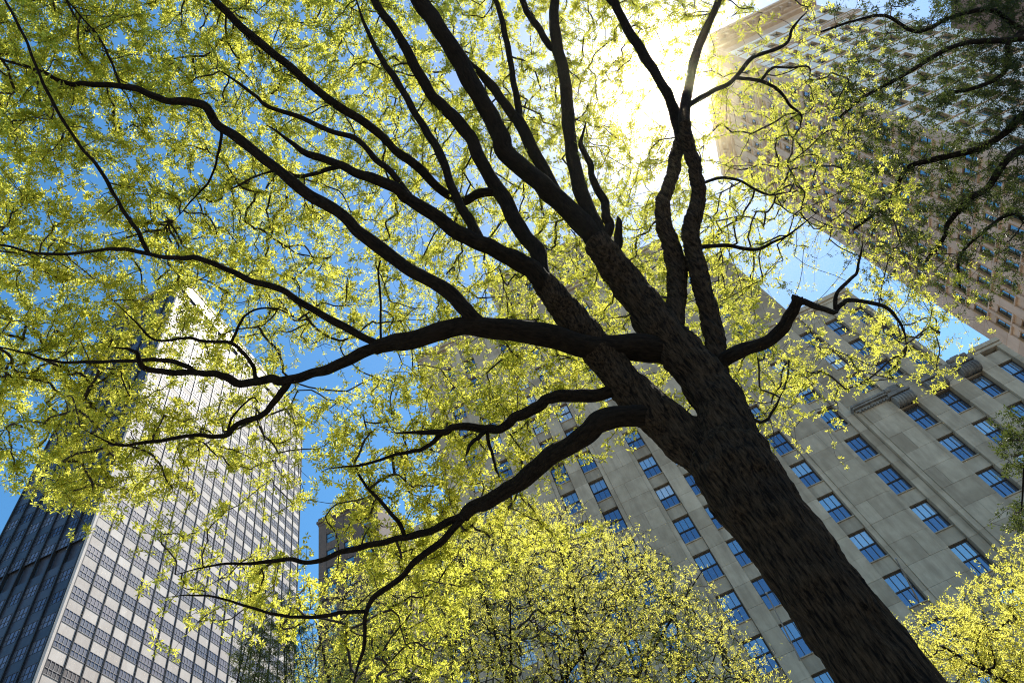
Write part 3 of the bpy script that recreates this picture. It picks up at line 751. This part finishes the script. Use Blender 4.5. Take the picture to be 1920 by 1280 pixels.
LIMBDEF = [
 # name, parent, w0, w1, z1, points
 ('H', 'stem_r', 66, 34, 8.6, [(1265, 660), (1180, 655), (1100, 645), (1000, 625), (900, 612), (820, 625), (740, 640), (700, 653)]),
 ('H1', 'H', 18, 4, 11.0, [(712, 648), (640, 611), (571, 571), (521, 541), (470, 524), (420, 504), (376, 485), (336, 484), (286, 477), (235, 469), (202, 467), (151, 474), (67, 474), (0, 460), (-60, 455)]),
 ('H1b', 'H1', 10, 5, 12.4, [(278, 475), (255, 430), (235, 400), (215, 366), (188, 319), (151, 275), (107, 205), (76, 145), (50, 80), (20, 20), (-10, -40)]),
 ('H2', 'H', 26, 8, 9.4, [(705, 652), (640, 679), (588, 699), (537, 712), (504, 714), (453, 716), (420, 705), (386, 699), (319, 700), (269, 685), (259, 665), (242, 655), (208, 652)]),
 ('H2b', 'H2', 12, 3, 10.2, [(370, 698), (336, 680), (286, 674), (218, 677), (134, 680), (84, 672), (34, 658), (-30, 645)]),
 ('H2c', 'H2', 10, 4, 10.0, [(480, 713), (470, 679), (453, 658), (433, 643), (386, 640), (356, 633), (322, 638), (286, 635), (250, 600), (205, 555)]),
 ('H2d', 'H2c', 7, 3, 10.6, [(433, 643), (447, 611), (460, 591), (487, 579), (527, 581), (560, 600)]),
 ('H3', 'H2', 16, 5, 8.7, [(541, 714), (524, 742), (504, 766), (480, 783), (443, 796), (427, 816), (410, 816), (370, 816), (319, 823), (269, 830), (235, 833), (202, 830), (150, 800)]),
 ('H3b', 'H3', 6, 3, 8.9, [(427, 814), (432, 790), (450, 765), (475, 745), (485, 755)]),
 ('H4', 'H', 36, 20, 11.4, [(898, 608), (880, 585), (850, 560), (800, 520), (740, 485), (680, 440), (640, 406), (588, 366), (537, 333), (487, 292), (437, 255), (406, 228)]),
 ('H4b', 'H4', 20, 5, 12.6, [(406, 228), (380, 198), (319, 188), (279, 175), (228, 163), (161, 158), (128, 155), (84, 138), (30, 120), (-30, 100)]),
 ('H4c', 'H4', 7, 3, 11.6, [(414, 238), (413, 268), (405, 308), (388, 345), (360, 375), (325, 415)]),
 ('H4d', 'H4b', 6, 3, 13.2, [(228, 163), (205, 110), (190, 75), (150, 30), (110, -20)]),
 ('H5', 'H', 6, 4, 10.0, [(716, 645), (714, 600), (712, 545), (710, 500), (720, 475)]),
 ('K', 'stem_l', 32, 12, 7.7, [(1150, 735), (1110, 742), (1060, 742), (1026, 749), (993, 769), (962, 786), (942, 803), (909, 803), (858, 799), (835, 810), (791, 810), (740, 811)]),
 ('K2', 'K', 12, 4, 7.5, [(828, 812), (798, 840), (774, 846), (724, 857), (670, 872), (610, 880)]),
 ('K3', 'K', 12, 6, 7.1, [(915, 804), (895, 822), (880, 835), (874, 855)]),
 ('K4', 'K', 9, 5, 6.9, [(912, 806), (918, 838), (928, 870), (935, 892)]),
 ('M', 'stem_l', 54, 28, 7.0, [(1225, 795), (1150, 780), (1105, 805), (1060, 840), (1010, 875), (965, 908), (930, 930), (892, 951), (868, 970)]),
 ('Ma', 'M', 20, 5, 7.4, [(870, 968), (858, 971), (808, 994), (758, 1006), (707, 1018), (640, 1036), (590, 1052), (540, 1048), (480, 1055), (400, 1060), (330, 1075)]),
 ('Ma2', 'Ma', 11, 4, 8.0, [(755, 1005), (745, 975), (715, 940), (690, 915), (672, 890), (665, 860)]),
 ('Mb', 'M', 18, 5, 6.1, [(872, 968), (828, 1015), (781, 1052), (748, 1082), (707, 1115), (690, 1139), (684, 1166), (680, 1213), (667, 1270), (650, 1330)]),
 ('Mc', 'Mb', 10, 3, 6.9, [(688, 1148), (640, 1147), (598, 1156), (554, 1156), (504, 1149), (454, 1132), (403, 1119), (353, 1115), (300, 1120)]),
 ('L1', 'stem_l', 40, 16, 16.0, [(1022, 530), (1005, 475), (976, 430), (942, 366), (902, 302), (875, 252), (841, 208), (808, 175), (774, 118), (741, 60), (704, 0), (680, -50)]),
 ('L2', 'stem_l', 46, 9, 11.2, [(1030, 545), (985, 500), (942, 472), (892, 452), (841, 425), (774, 380), (751, 356), (690, 333), (640, 312), (584, 290), (540, 262), (500, 235)]),
 ('L3', 'L1', 22, 17, 14.6, [(935, 356), (891, 366), (862, 376), (838, 366), (791, 319), (751, 289), (707, 249), (640, 203), (571, 148), (504, 94), (437, 37), (403, 0), (370, -45)]),
 ('L4', 'L2', 24, 10, 14.0, [(905, 458), (875, 400), (845, 350), (828, 296), (801, 249), (774, 201), (741, 151), (715, 110), (690, 60), (668, 0)]),
 ('L5', 'L2', 16, 6, 13.0, [(780, 384), (740, 330), (705, 300), (670, 262), (620, 245), (565, 222), (504, 200), (480, 181), (440, 150), (405, 130)]),
 ('L6', 'L2', 12, 5, 12.6, [(640, 312), (600, 322), (555, 330), (520, 320), (480, 330)]),
 ('Ra', 'stem_r', 46, 36, 15.2, [(1118, 455), (1100, 430), (1043, 370), (1010, 339), (952, 292), (936, 252), (909, 195), (875, 141), (848, 94), (815, 40), (788, 0), (765, -45)]),
 ('Rb', 'stem_r', 34, 16, 16.2, [(1110, 450), (1057, 386), (1010, 302), (976, 235), (963, 215), (932, 175), (902, 141), (868, 104)]),
 ('Rb2', 'Rb', 16, 11, 18.0, [(976, 235), (971, 201), (963, 144), (952, 91), (942, 44), (929, 0), (920, -40)]),
 ('Rc', 'stem_r', 36, 20, 17.5, [(1122, 455), (1118, 425), (1094, 370), (1073, 302), (1067, 235), (1063, 188), (1057, 134), (1043, 84), (1040, 34), (1040, 0), (1040, -50)]),
 ('Rc2', 'Rc', 17, 13, 17.6, [(1046, 95), (1033, 88), (1010, 57), (993, 27), (979, 0), (968, -40)]),
 ('Rd', 'stem_r', 26, 9, 12.0, [(1128, 460), (1140, 425), (1137, 403), (1134, 376), (1110, 336), (1104, 302), (1090, 269), (1098, 230)]),
 ('Rk', 'stem_r', 24, 14, 9.9, [(1140, 480), (1158, 455), (1162, 430), (1158, 405)]),
 ('Re', 'stem_e', 27, 17, 16.8, [(1267, 303), (1275, 260), (1268, 215), (1250, 180), (1225, 130), (1191, 77), (1160, 20), (1144, 0), (1120, -45)]),
 ('Rf', 'stem_f', 29, 13, 16.0, [(1289, 265), (1284, 230), (1288, 180), (1300, 120), (1318, 65), (1345, 10), (1365, -40)]),
 ('Rf2', 'Rf', 13, 5, 15.2, [(1287, 200), (1330, 175), (1374, 151), (1414, 107), (1471, 84), (1488, 50), (1515, 20)]),
 ('Rf3', 'Rf2', 9, 4, 14.4, [(1380, 144), (1424, 151), (1461, 171), (1481, 198), (1502, 215), (1500, 240)]),
 ('Rf4', 'Rf3', 7, 3, 14.6, [(1424, 151), (1448, 129), (1480, 127), (1515, 126), (1518, 148)]),
 ('Rg', 'stem_f', 36, 24, 7.6, [(1345, 690), (1362, 672), (1400, 655), (1440, 635), (1475, 605), (1490, 575), (1499, 553)]),
 ('Rg2', 'Rg', 16, 5, 8.8, [(1494, 565), (1515, 568), (1540, 578), (1565, 585), (1580, 570), (1600, 562), (1650, 572), (1680, 592), (1694, 620), (1700, 650)]),
 ('Rg3', 'Rg2', 10, 5, 8.9, [(1566, 583), (1569, 548), (1590, 528), (1606, 512), (1611, 490), (1618, 450)]),
 ('Rh', 'stem_f', 12, 4, 10.0, [(1302, 478), (1314, 464), (1365, 461), (1416, 467), (1450, 454), (1480, 440), (1530, 400)]),
 ('Ri', 'stem_f', 8, 4, 12.5, [(1306, 350), (1345, 335), (1390, 340), (1440, 365), (1480, 360)]),
 ('Rj', 'stem_r', 9, 5, 8.2, [(1330, 740), (1395, 775), (1430, 790), (1450, 770), (1470, 730)]),
]
JOINED = ('H', 'M', 'Rg', 'Re', 'H4')
for nm, par, w0, w1, z1, pts in LIMBDEF:
    trace(nm, pts, w0, w1, 0, z1, par, taper=nm not in JOINED and -20 < pts[-1][0] and pts[-1][1] > -20)
# trunk with its main stems: one fused surface with furrowed bark
TV = []; TFc = []; off = 0
for nm in ('trunk', 'stem_l', 'stem_r', 'stem_f', 'stem_e'):
    q = LIMB[nm]; P = q['P']; r = q['r'].copy(); n2 = len(P) * 2
    P2 = catmull(P, n2); r2 = np.interp(np.linspace(0, 1, n2), np.linspace(0, 1, len(r)), r)
    V, F, L, a = tube(P2 - OB, r2, 24, .05)
    cap0 = len(V); V = np.vstack([V, [P2[0] - OB, P2[-1] - OB]]); s = 24
    tri = [(i, cap0, (i + 1) % s) for i in range(s)] + [(len(P2)*s - s + i, len(P2)*s - s + (i+1) % s, cap0 + 1) for i in range(s)]
    TV.append(V); TFc += [tuple(int(i) + off for i in f) for f in F] + [tuple(i + off for i in t) for t in tri]; off += len(V)
kx = LIMB['stem_r']
me = bpy.data.meshes.new('trunk'); me.from_pydata(np.vstack(TV).tolist(), [], TFc); me.update()
tmp = bpy.data.objects.new('trunk_raw', me); col.objects.link(tmp)
md = tmp.modifiers.new('r', 'REMESH'); md.mode = 'VOXEL'; md.voxel_size = 0.026
ms = tmp.modifiers.new('s', 'SMOOTH'); ms.iterations = 8; ms.factor = .5
dg = bpy.context.evaluated_depsgraph_get()
tm = bpy.data.meshes.new_from_object(tmp.evaluated_get(dg)); bpy.data.objects.remove(tmp)
nv = len(tm.vertices); co = np.empty(nv * 3, np.float32); tm.vertices.foreach_get('co', co); co = co.reshape(-1, 3)
no = np.empty(nv * 3, np.float32); tm.vertices.foreach_get('normal', no); no = no.reshape(-1, 3)
disp = np.empty(nv)
for i in range(nv):
    p = co[i]
    a = noise.noise(Vector((p[0]*13, p[1]*13, p[2]*2.2)))
    b2 = noise.noise(Vector((p[0]*27 + 7, p[1]*27, p[2]*6)))
    disp[i] = .026 * (.5 - abs(a)) * 1.6 + .016 * (.5 - abs(b2)) * 1.6 + .03 * noise.noise(Vector((p[0]*2, p[1]*2, p[2]*.9)))
co += no * (disp - .012)[:, None].astype(np.float32)
tm.vertices.foreach_set('co', co.ravel()); tm.polygons.foreach_set('use_smooth', np.ones(len(tm.polygons), bool)); tm.update()
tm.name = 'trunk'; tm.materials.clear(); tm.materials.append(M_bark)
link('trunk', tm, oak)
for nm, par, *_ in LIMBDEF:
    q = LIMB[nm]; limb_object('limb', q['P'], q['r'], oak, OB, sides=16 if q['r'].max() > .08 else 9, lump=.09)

# crown: how thickly the canopy is leafed over its spread, from below (80-pixel cells)
DENS = ["88888888888888875321000000",
        "88888888888888544343210000",
        "88888888888888433555310000",
        "87568888888888754565310000",
        "77677887888888876655420000",
        "86678877778888877651430000",
        "77688878878888877731452000",
        "78888778889888877641563000",
        "78866651166888777655562000",
        "78865645788875443542100000",
        "57776655799952222421000000",
        "38874233888720000110000000",
        "00111112599863100000000000",
        "00022553488400000000000000",
        "00012453465000000000000000",
        "00000000354000000000000000"]
DG = np.array([[int(ch) for ch in row] for row in DENS], float) / 9
def dens(x, y):
    i = np.clip(y / 80 - .5, 0, 14.999); j = np.clip(x / 80 - .5, 0, 24.999)
    a = i.astype(int); b = j.astype(int); fi = i - a; fj = j - b
    return DG[a, b]*(1-fi)*(1-fj) + DG[a+1, b]*fi*(1-fj) + DG[a, b+1]*(1-fi)*fj + DG[a+1, b+1]*fi*fj
allP = np.vstack([LIMB[k]['P'] for k in LIMB if k != 'trunk']); lx, ly = to_px(allP); lz = allP[:, 2]
def sm(t): t = np.clip(t, 0, 1); return t*t*(3-2*t)
ATT = []
while len(ATT) < 10000:
    x = rng.uniform(-70, 1990, 4000); y = rng.uniform(-70, 1280, 4000)
    keep = rng.random(4000) < dens(x, y) ** 1.3; x = x[keep]; y = y[keep]
    d2 = (x[:, None] - lx[None])**2 + (y[:, None] - ly[None])**2
    idx = np.argsort(d2, axis=1)[:, :1][:, 0]; zb = lz[idx]
    k = sm((x - 60) / 620) * sm((900 - y) / 420)
    zm = zb + 1.9 + k * np.maximum(0, 16.5 - zb)
    z = zb + .25 + rng.random(len(x)) ** 1.25 * (zm - zb)
    for xx, yy, zz in zip(x, y, z):
        P = at_z(xx, yy, zz); r = np.linalg.norm(P - EYEV)
        if rng.random() < (r / 15.0) ** 1.8 and r < 24: ATT.append(P)
ATT = np.array(ATT)
skel = np.vstack([LIMB[k]['P'][2:] for k in LIMB if k not in ('trunk', 'stem_l', 'stem_r')] + [LIMB['stem_l']['P'][14:], LIMB['stem_r']['P'][20:]])
nodes, par, cnt, paths = grow_twigs(list(skel), ATT, wob=.055, seg=4)
tw = link('twigs', twig_mesh('twigs', nodes - OB, cnt, paths, M_twig, r0=.0038, power=.44, rmax=.022), oak); tw['kind'] = 'stuff'
SP = spray_points(nodes, paths, 8, .035)
dist = np.linalg.norm(SP - EYEV, axis=1)
vx, vy = to_px(SP); inside = (vx > 0) & (vx < 1920) & (vy > 0) & (vy < 1280)
near = np.argsort(np.where(inside, dist, 1e9))[:260]
mask = np.ones(len(SP), bool); mask[near] = False
V, F = leaf_array(SP[mask] - OB, 6, .070, .41)
lf = link('foliage', np_mesh('foliage', V, F, M_leaf, False), oak); lf['kind'] = 'stuff'
spr = []
for i in range(8):
    V, F = leaf_array(np.zeros((1, 3)), 6, .080, .40); spr.append(np_mesh('leaf_cluster', V, F, M_leaf, False))
for i in near:
    o = link('leaf_cluster', spr[int(i) % 8], oak, tuple(SP[i] - OB)); o.rotation_euler = tuple(rng.uniform(0, 6.28, 3))

# ------------------------------------------------------------------ other trees
def crown_tree(name, label, base, trunk_h, trunk_r, ells, n_att, sprays, leaf, lw, mat, n_limbs=9, hollow=.35, group=None, cull=None, nl=6, r0=.006, spread=.16):
    """ells: list of (centre, radii) ellipsoids making the crown"""
    e = empty(name, base); props(e, label, 'tree', group); B = np.array(base, float)
    top = B + np.array([0, 0, trunk_h]); P = catmull([B - [0, 0, .1], B + [.08, .05, trunk_h*.5], top], 14)
    rr = np.linspace(trunk_r*1.25, trunk_r*.8, 14); limb_object('trunk', P, rr, e, B, sides=14)
    A = []
    wt = np.array([np.prod(r) for c, r in ells]); wt /= wt.sum()
    while len(A) < n_att:
        k = rng.choice(len(ells), p=wt); c, r = ells[k]
        d = unit(rng.normal(size=3)); t = (hollow + (1 - hollow) * rng.random() ** .55) * rng.uniform(.93, 1.04)
        q = np.array(c) + d * np.array(r) * t
        if q[2] > B[2] + trunk_h*.7 and (cull is None or cull(q)): A.append(q)
    A = np.array(A); skel = [*P[8:]]
    zmin, zmax = A[:, 2].min(), A[:, 2].max(); cen = A.mean(0)
    for i in range(n_limbs):
        a = 2*math.pi*i/n_limbs + random.uniform(-.3, .3); k = random.randrange(len(ells)) if len(ells) > 1 else 0
        c, r = ells[i % len(ells)]; f = random.uniform(.35, .78)
        end = np.array(c) + np.array(r) * np.array([math.cos(a)*f, math.sin(a)*f, random.uniform(.25, .72)])
        s = P[random.randrange(8, 14)]; mid = s*.5 + end*.5 + np.array([math.cos(a), math.sin(a), -.3]) * np.linalg.norm(end - s)*.10
        L = catmull([s, mid + rng.normal(0, .25, 3), end], 16)
        limb_object('limb', L, np.linspace(trunk_r*.5, .03, 16), e, B, sides=8, lump=.06); skel += list(L[2:])
        for _ in range(4):
            s2 = L[random.randrange(4, 13)]; e2 = s2 + unit(rng.normal(size=3) * [1, 1, .4] + np.array([math.cos(a)*.6, math.sin(a)*.6, 1.1])) * random.uniform(.25, .5) * np.mean(r)
            L2 = catmull([s2, (s2+e2)/2 + rng.normal(0, .2, 3), e2], 9); skel += list(L2[1:])
            limb_object('limb', L2, np.linspace(trunk_r*.2, .018, 9), e, B, sides=6, lump=.05)
    nodes, par, cnt, paths = grow_twigs(skel, A, wob=.10, seg=4)
    link('twigs', twig_mesh('twigs', nodes - B, cnt, paths, M_twig, r0=r0, power=.42, rmax=.06), e)['kind'] = 'stuff'
    S = spray_points(nodes, paths, sprays, spread)
    V, F = leaf_array(S - B, nl, leaf, lw, .5)
    link('foliage', np_mesh('foliage', V, F, mat, False), e)['kind'] = 'stuff'
    return e
# rounded street tree in front of the limestone building
crown_tree('street_tree', 'rounded yellow-green tree in front of the limestone building', (-7.0, 27.0, 0), 4.0, .3,
           [((-7.7, 27.0, 10.4), (11.0, 9.4, 13.6))],
           9000, 7, .080, .42, M_leafb, n_limbs=20, hollow=.5, cull=lambda q: q[1] < 29.0 and q[2] > 9.0, r0=.011, nl=5)
crown_tree('street_tree', 'bright leafy tree behind the lower trunk at the foot of the stone wing', (10.5, 23.0, 0), 4.0, .2,
           [((10.8, 23.0, 7.3), (4.6, 4.2, 3.4)), ((14.0, 23.0, 7.3), (4.0, 4, 3.3)), ((6.8, 22.6, 6.6), (2.6, 3.2, 3.6))],
           3400, 7, .095, .42, M_leafb, n_limbs=11, hollow=.4, cull=lambda q: q[1] < 25.0, r0=.0065, nl=5)
c0 = at_y(515, 1215, 40.0)
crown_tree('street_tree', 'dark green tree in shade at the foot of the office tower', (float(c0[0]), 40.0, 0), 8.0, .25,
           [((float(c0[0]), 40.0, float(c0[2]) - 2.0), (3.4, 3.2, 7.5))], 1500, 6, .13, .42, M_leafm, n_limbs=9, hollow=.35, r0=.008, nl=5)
# dark tree in the shade of the tan high-rise, reaching in over the square
dark = empty('shaded_tree', (19.0, 10.5, 0)); props(dark, 'dark tree in shade whose branches hang in front of the tan high-rise', 'tree')
DBv = np.array(dark.location)
P = catmull([DBv - [0, 0, .1], DBv + [-.2, .1, 5], DBv + [-.5, 0, 9.5], DBv + [-.3, .3, 13], DBv + [-.2, .5, 16.5]], 30)
limb_object('trunk', P, np.linspace(.42, .12, 30), dark, DBv); LIMB = {'trunk': dict(P=P, r=np.linspace(.42, .12, 30))}
DL = [('a', 20, 5, 15.0, [(1990, 190), (1920, 215), (1885, 249), (1834, 279), (1750, 299), (1700, 316), (1676, 363), (1660, 386), (1600, 430)]),
      ('b', 22, 6, 14.0, [(1990, 260), (1920, 279), (1885, 302), (1851, 353), (1818, 373), (1777, 420), (1770, 445), (1735, 490)]),
      ('c', 16, 5, 16.5, [(1990, 20), (1920, 57), (1902, 74), (1851, 77), (1811, 81), (1767, 97), (1700, 138), (1616, 185), (1575, 220)]),
      ('d', 12, 5, 16.0, [(1902, 74), (1890, 110), (1875, 144), (1818, 168), (1780, 175), (1760, 200)]),
      ('e', 12, 4, 17.5, [(1920, 57), (1860, 20), (1790, 30), (1720, 60), (1660, 30), (1600, 40), (1540, 60)]),
      ('f', 12, 4, 13.0, [(1960, 420), (1900, 400), (1850, 430), (1800, 480), (1800, 540)])]
for nm, w0, w1, z, pts in DL:
    pts = np.array(pts, float); Q = np.array([at_z(p[0], p[1], z + .25*i) for i, p in enumerate(pts[::-1])][::-1])
    j = np.argmin(np.linalg.norm(P - Q[0], axis=1)); j = max(0, j - 3)
    Q = np.vstack([P[j], (P[j] + Q[0]) / 2 + [0, 0, .3], Q]); C = catmull(Q, len(Q)*5)
    w = np.linspace(w0, w1, len(C)); r = w/2*np.array([depth_of(p) for p in C])/FOC; r = np.maximum(r, .015)
    limb_object('limb', C, r, dark, DBv, sides=9, lump=.08); LIMB[nm] = dict(P=C, r=r)
DENS2 = ["0002346789", "0014567799", "0025566799", "0025567788", "0014666777", "0012566554", "0001234333", "0000012110"]
D2 = np.array([[int(c) for c in r] for r in DENS2], float) / 9
aP = np.vstack([LIMB[k]['P'] for k in LIMB if k != 'trunk']); lx, ly = to_px(aP); lz = aP[:, 2]
A = []
while len(A) < 1900:
    x = rng.uniform(1440, 2040, 1500); y = rng.uniform(-60, 600, 1500)
    i = np.clip((y / 80).astype(int), 0, 7); j = np.clip(((x - 1400) / 52).astype(int), 0, 9)
    for xx, yy, dd in zip(x, y, D2[i, j]):
        if rng.random() > dd ** 1.2: continue
        zb = lz[np.argmin((lx - xx)**2 + (ly - yy)**2)]
        A.append(at_z(xx, yy, zb + rng.uniform(-.6, 2.2)))
for (xc, yc, sx, sy, z, n) in [(1905, 830, 22, 40, 9.0, 45), (1912, 965, 14, 22, 8.2, 18)]:
    for _ in range(n): A.append(at_z(rng.normal(xc, sx), rng.normal(yc, sy), z + rng.uniform(-.4, .6)))
C = catmull([P[14], P[14]*.5 + at_z(1990, 800, 9.3)*.5 + np.array([0, 0, .4]), at_z(1990, 800, 9.3), at_z(1930, 830, 9.0), at_z(1915, 955, 8.3)], 24)
limb_object('limb', C, np.linspace(.07, .015, 24), dark, DBv, sides=8)
nodes, par, cnt, paths = grow_twigs(list(aP) + list(C[4:]), np.array(A), wob=.14, seg=5)
link('twigs', twig_mesh('twigs', nodes - DBv, cnt, paths, M_twig, r0=.0045, power=.42, rmax=.045), dark)['kind'] = 'stuff'
S = spray_points(nodes, paths, 8, .07)
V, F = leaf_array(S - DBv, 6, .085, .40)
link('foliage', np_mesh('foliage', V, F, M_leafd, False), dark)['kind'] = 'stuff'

# ------------------------------------------------------------------ haze box added to give the sun a glow
HAZE = True
if HAZE:
    hz = MB().box((-330, -250, -1), (330, 330, 176))
    mh = bpy.data.materials.new('haze'); mh.use_nodes = True; n = mh.node_tree.nodes; n.clear()
    o2 = n.new('ShaderNodeOutputMaterial'); pv = n.new('ShaderNodeVolumePrincipled')
    pv.inputs['Color'].default_value = (1.0, 0.90, 0.58, 1); pv.inputs['Density'].default_value = 0.00017; pv.inputs['Anisotropy'].default_value = 0.974
    mh.node_tree.links.new(pv.outputs[0], o2.inputs['Volume'])
    ho = hz.build('haze', [mh]); ho['kind'] = 'stuff'
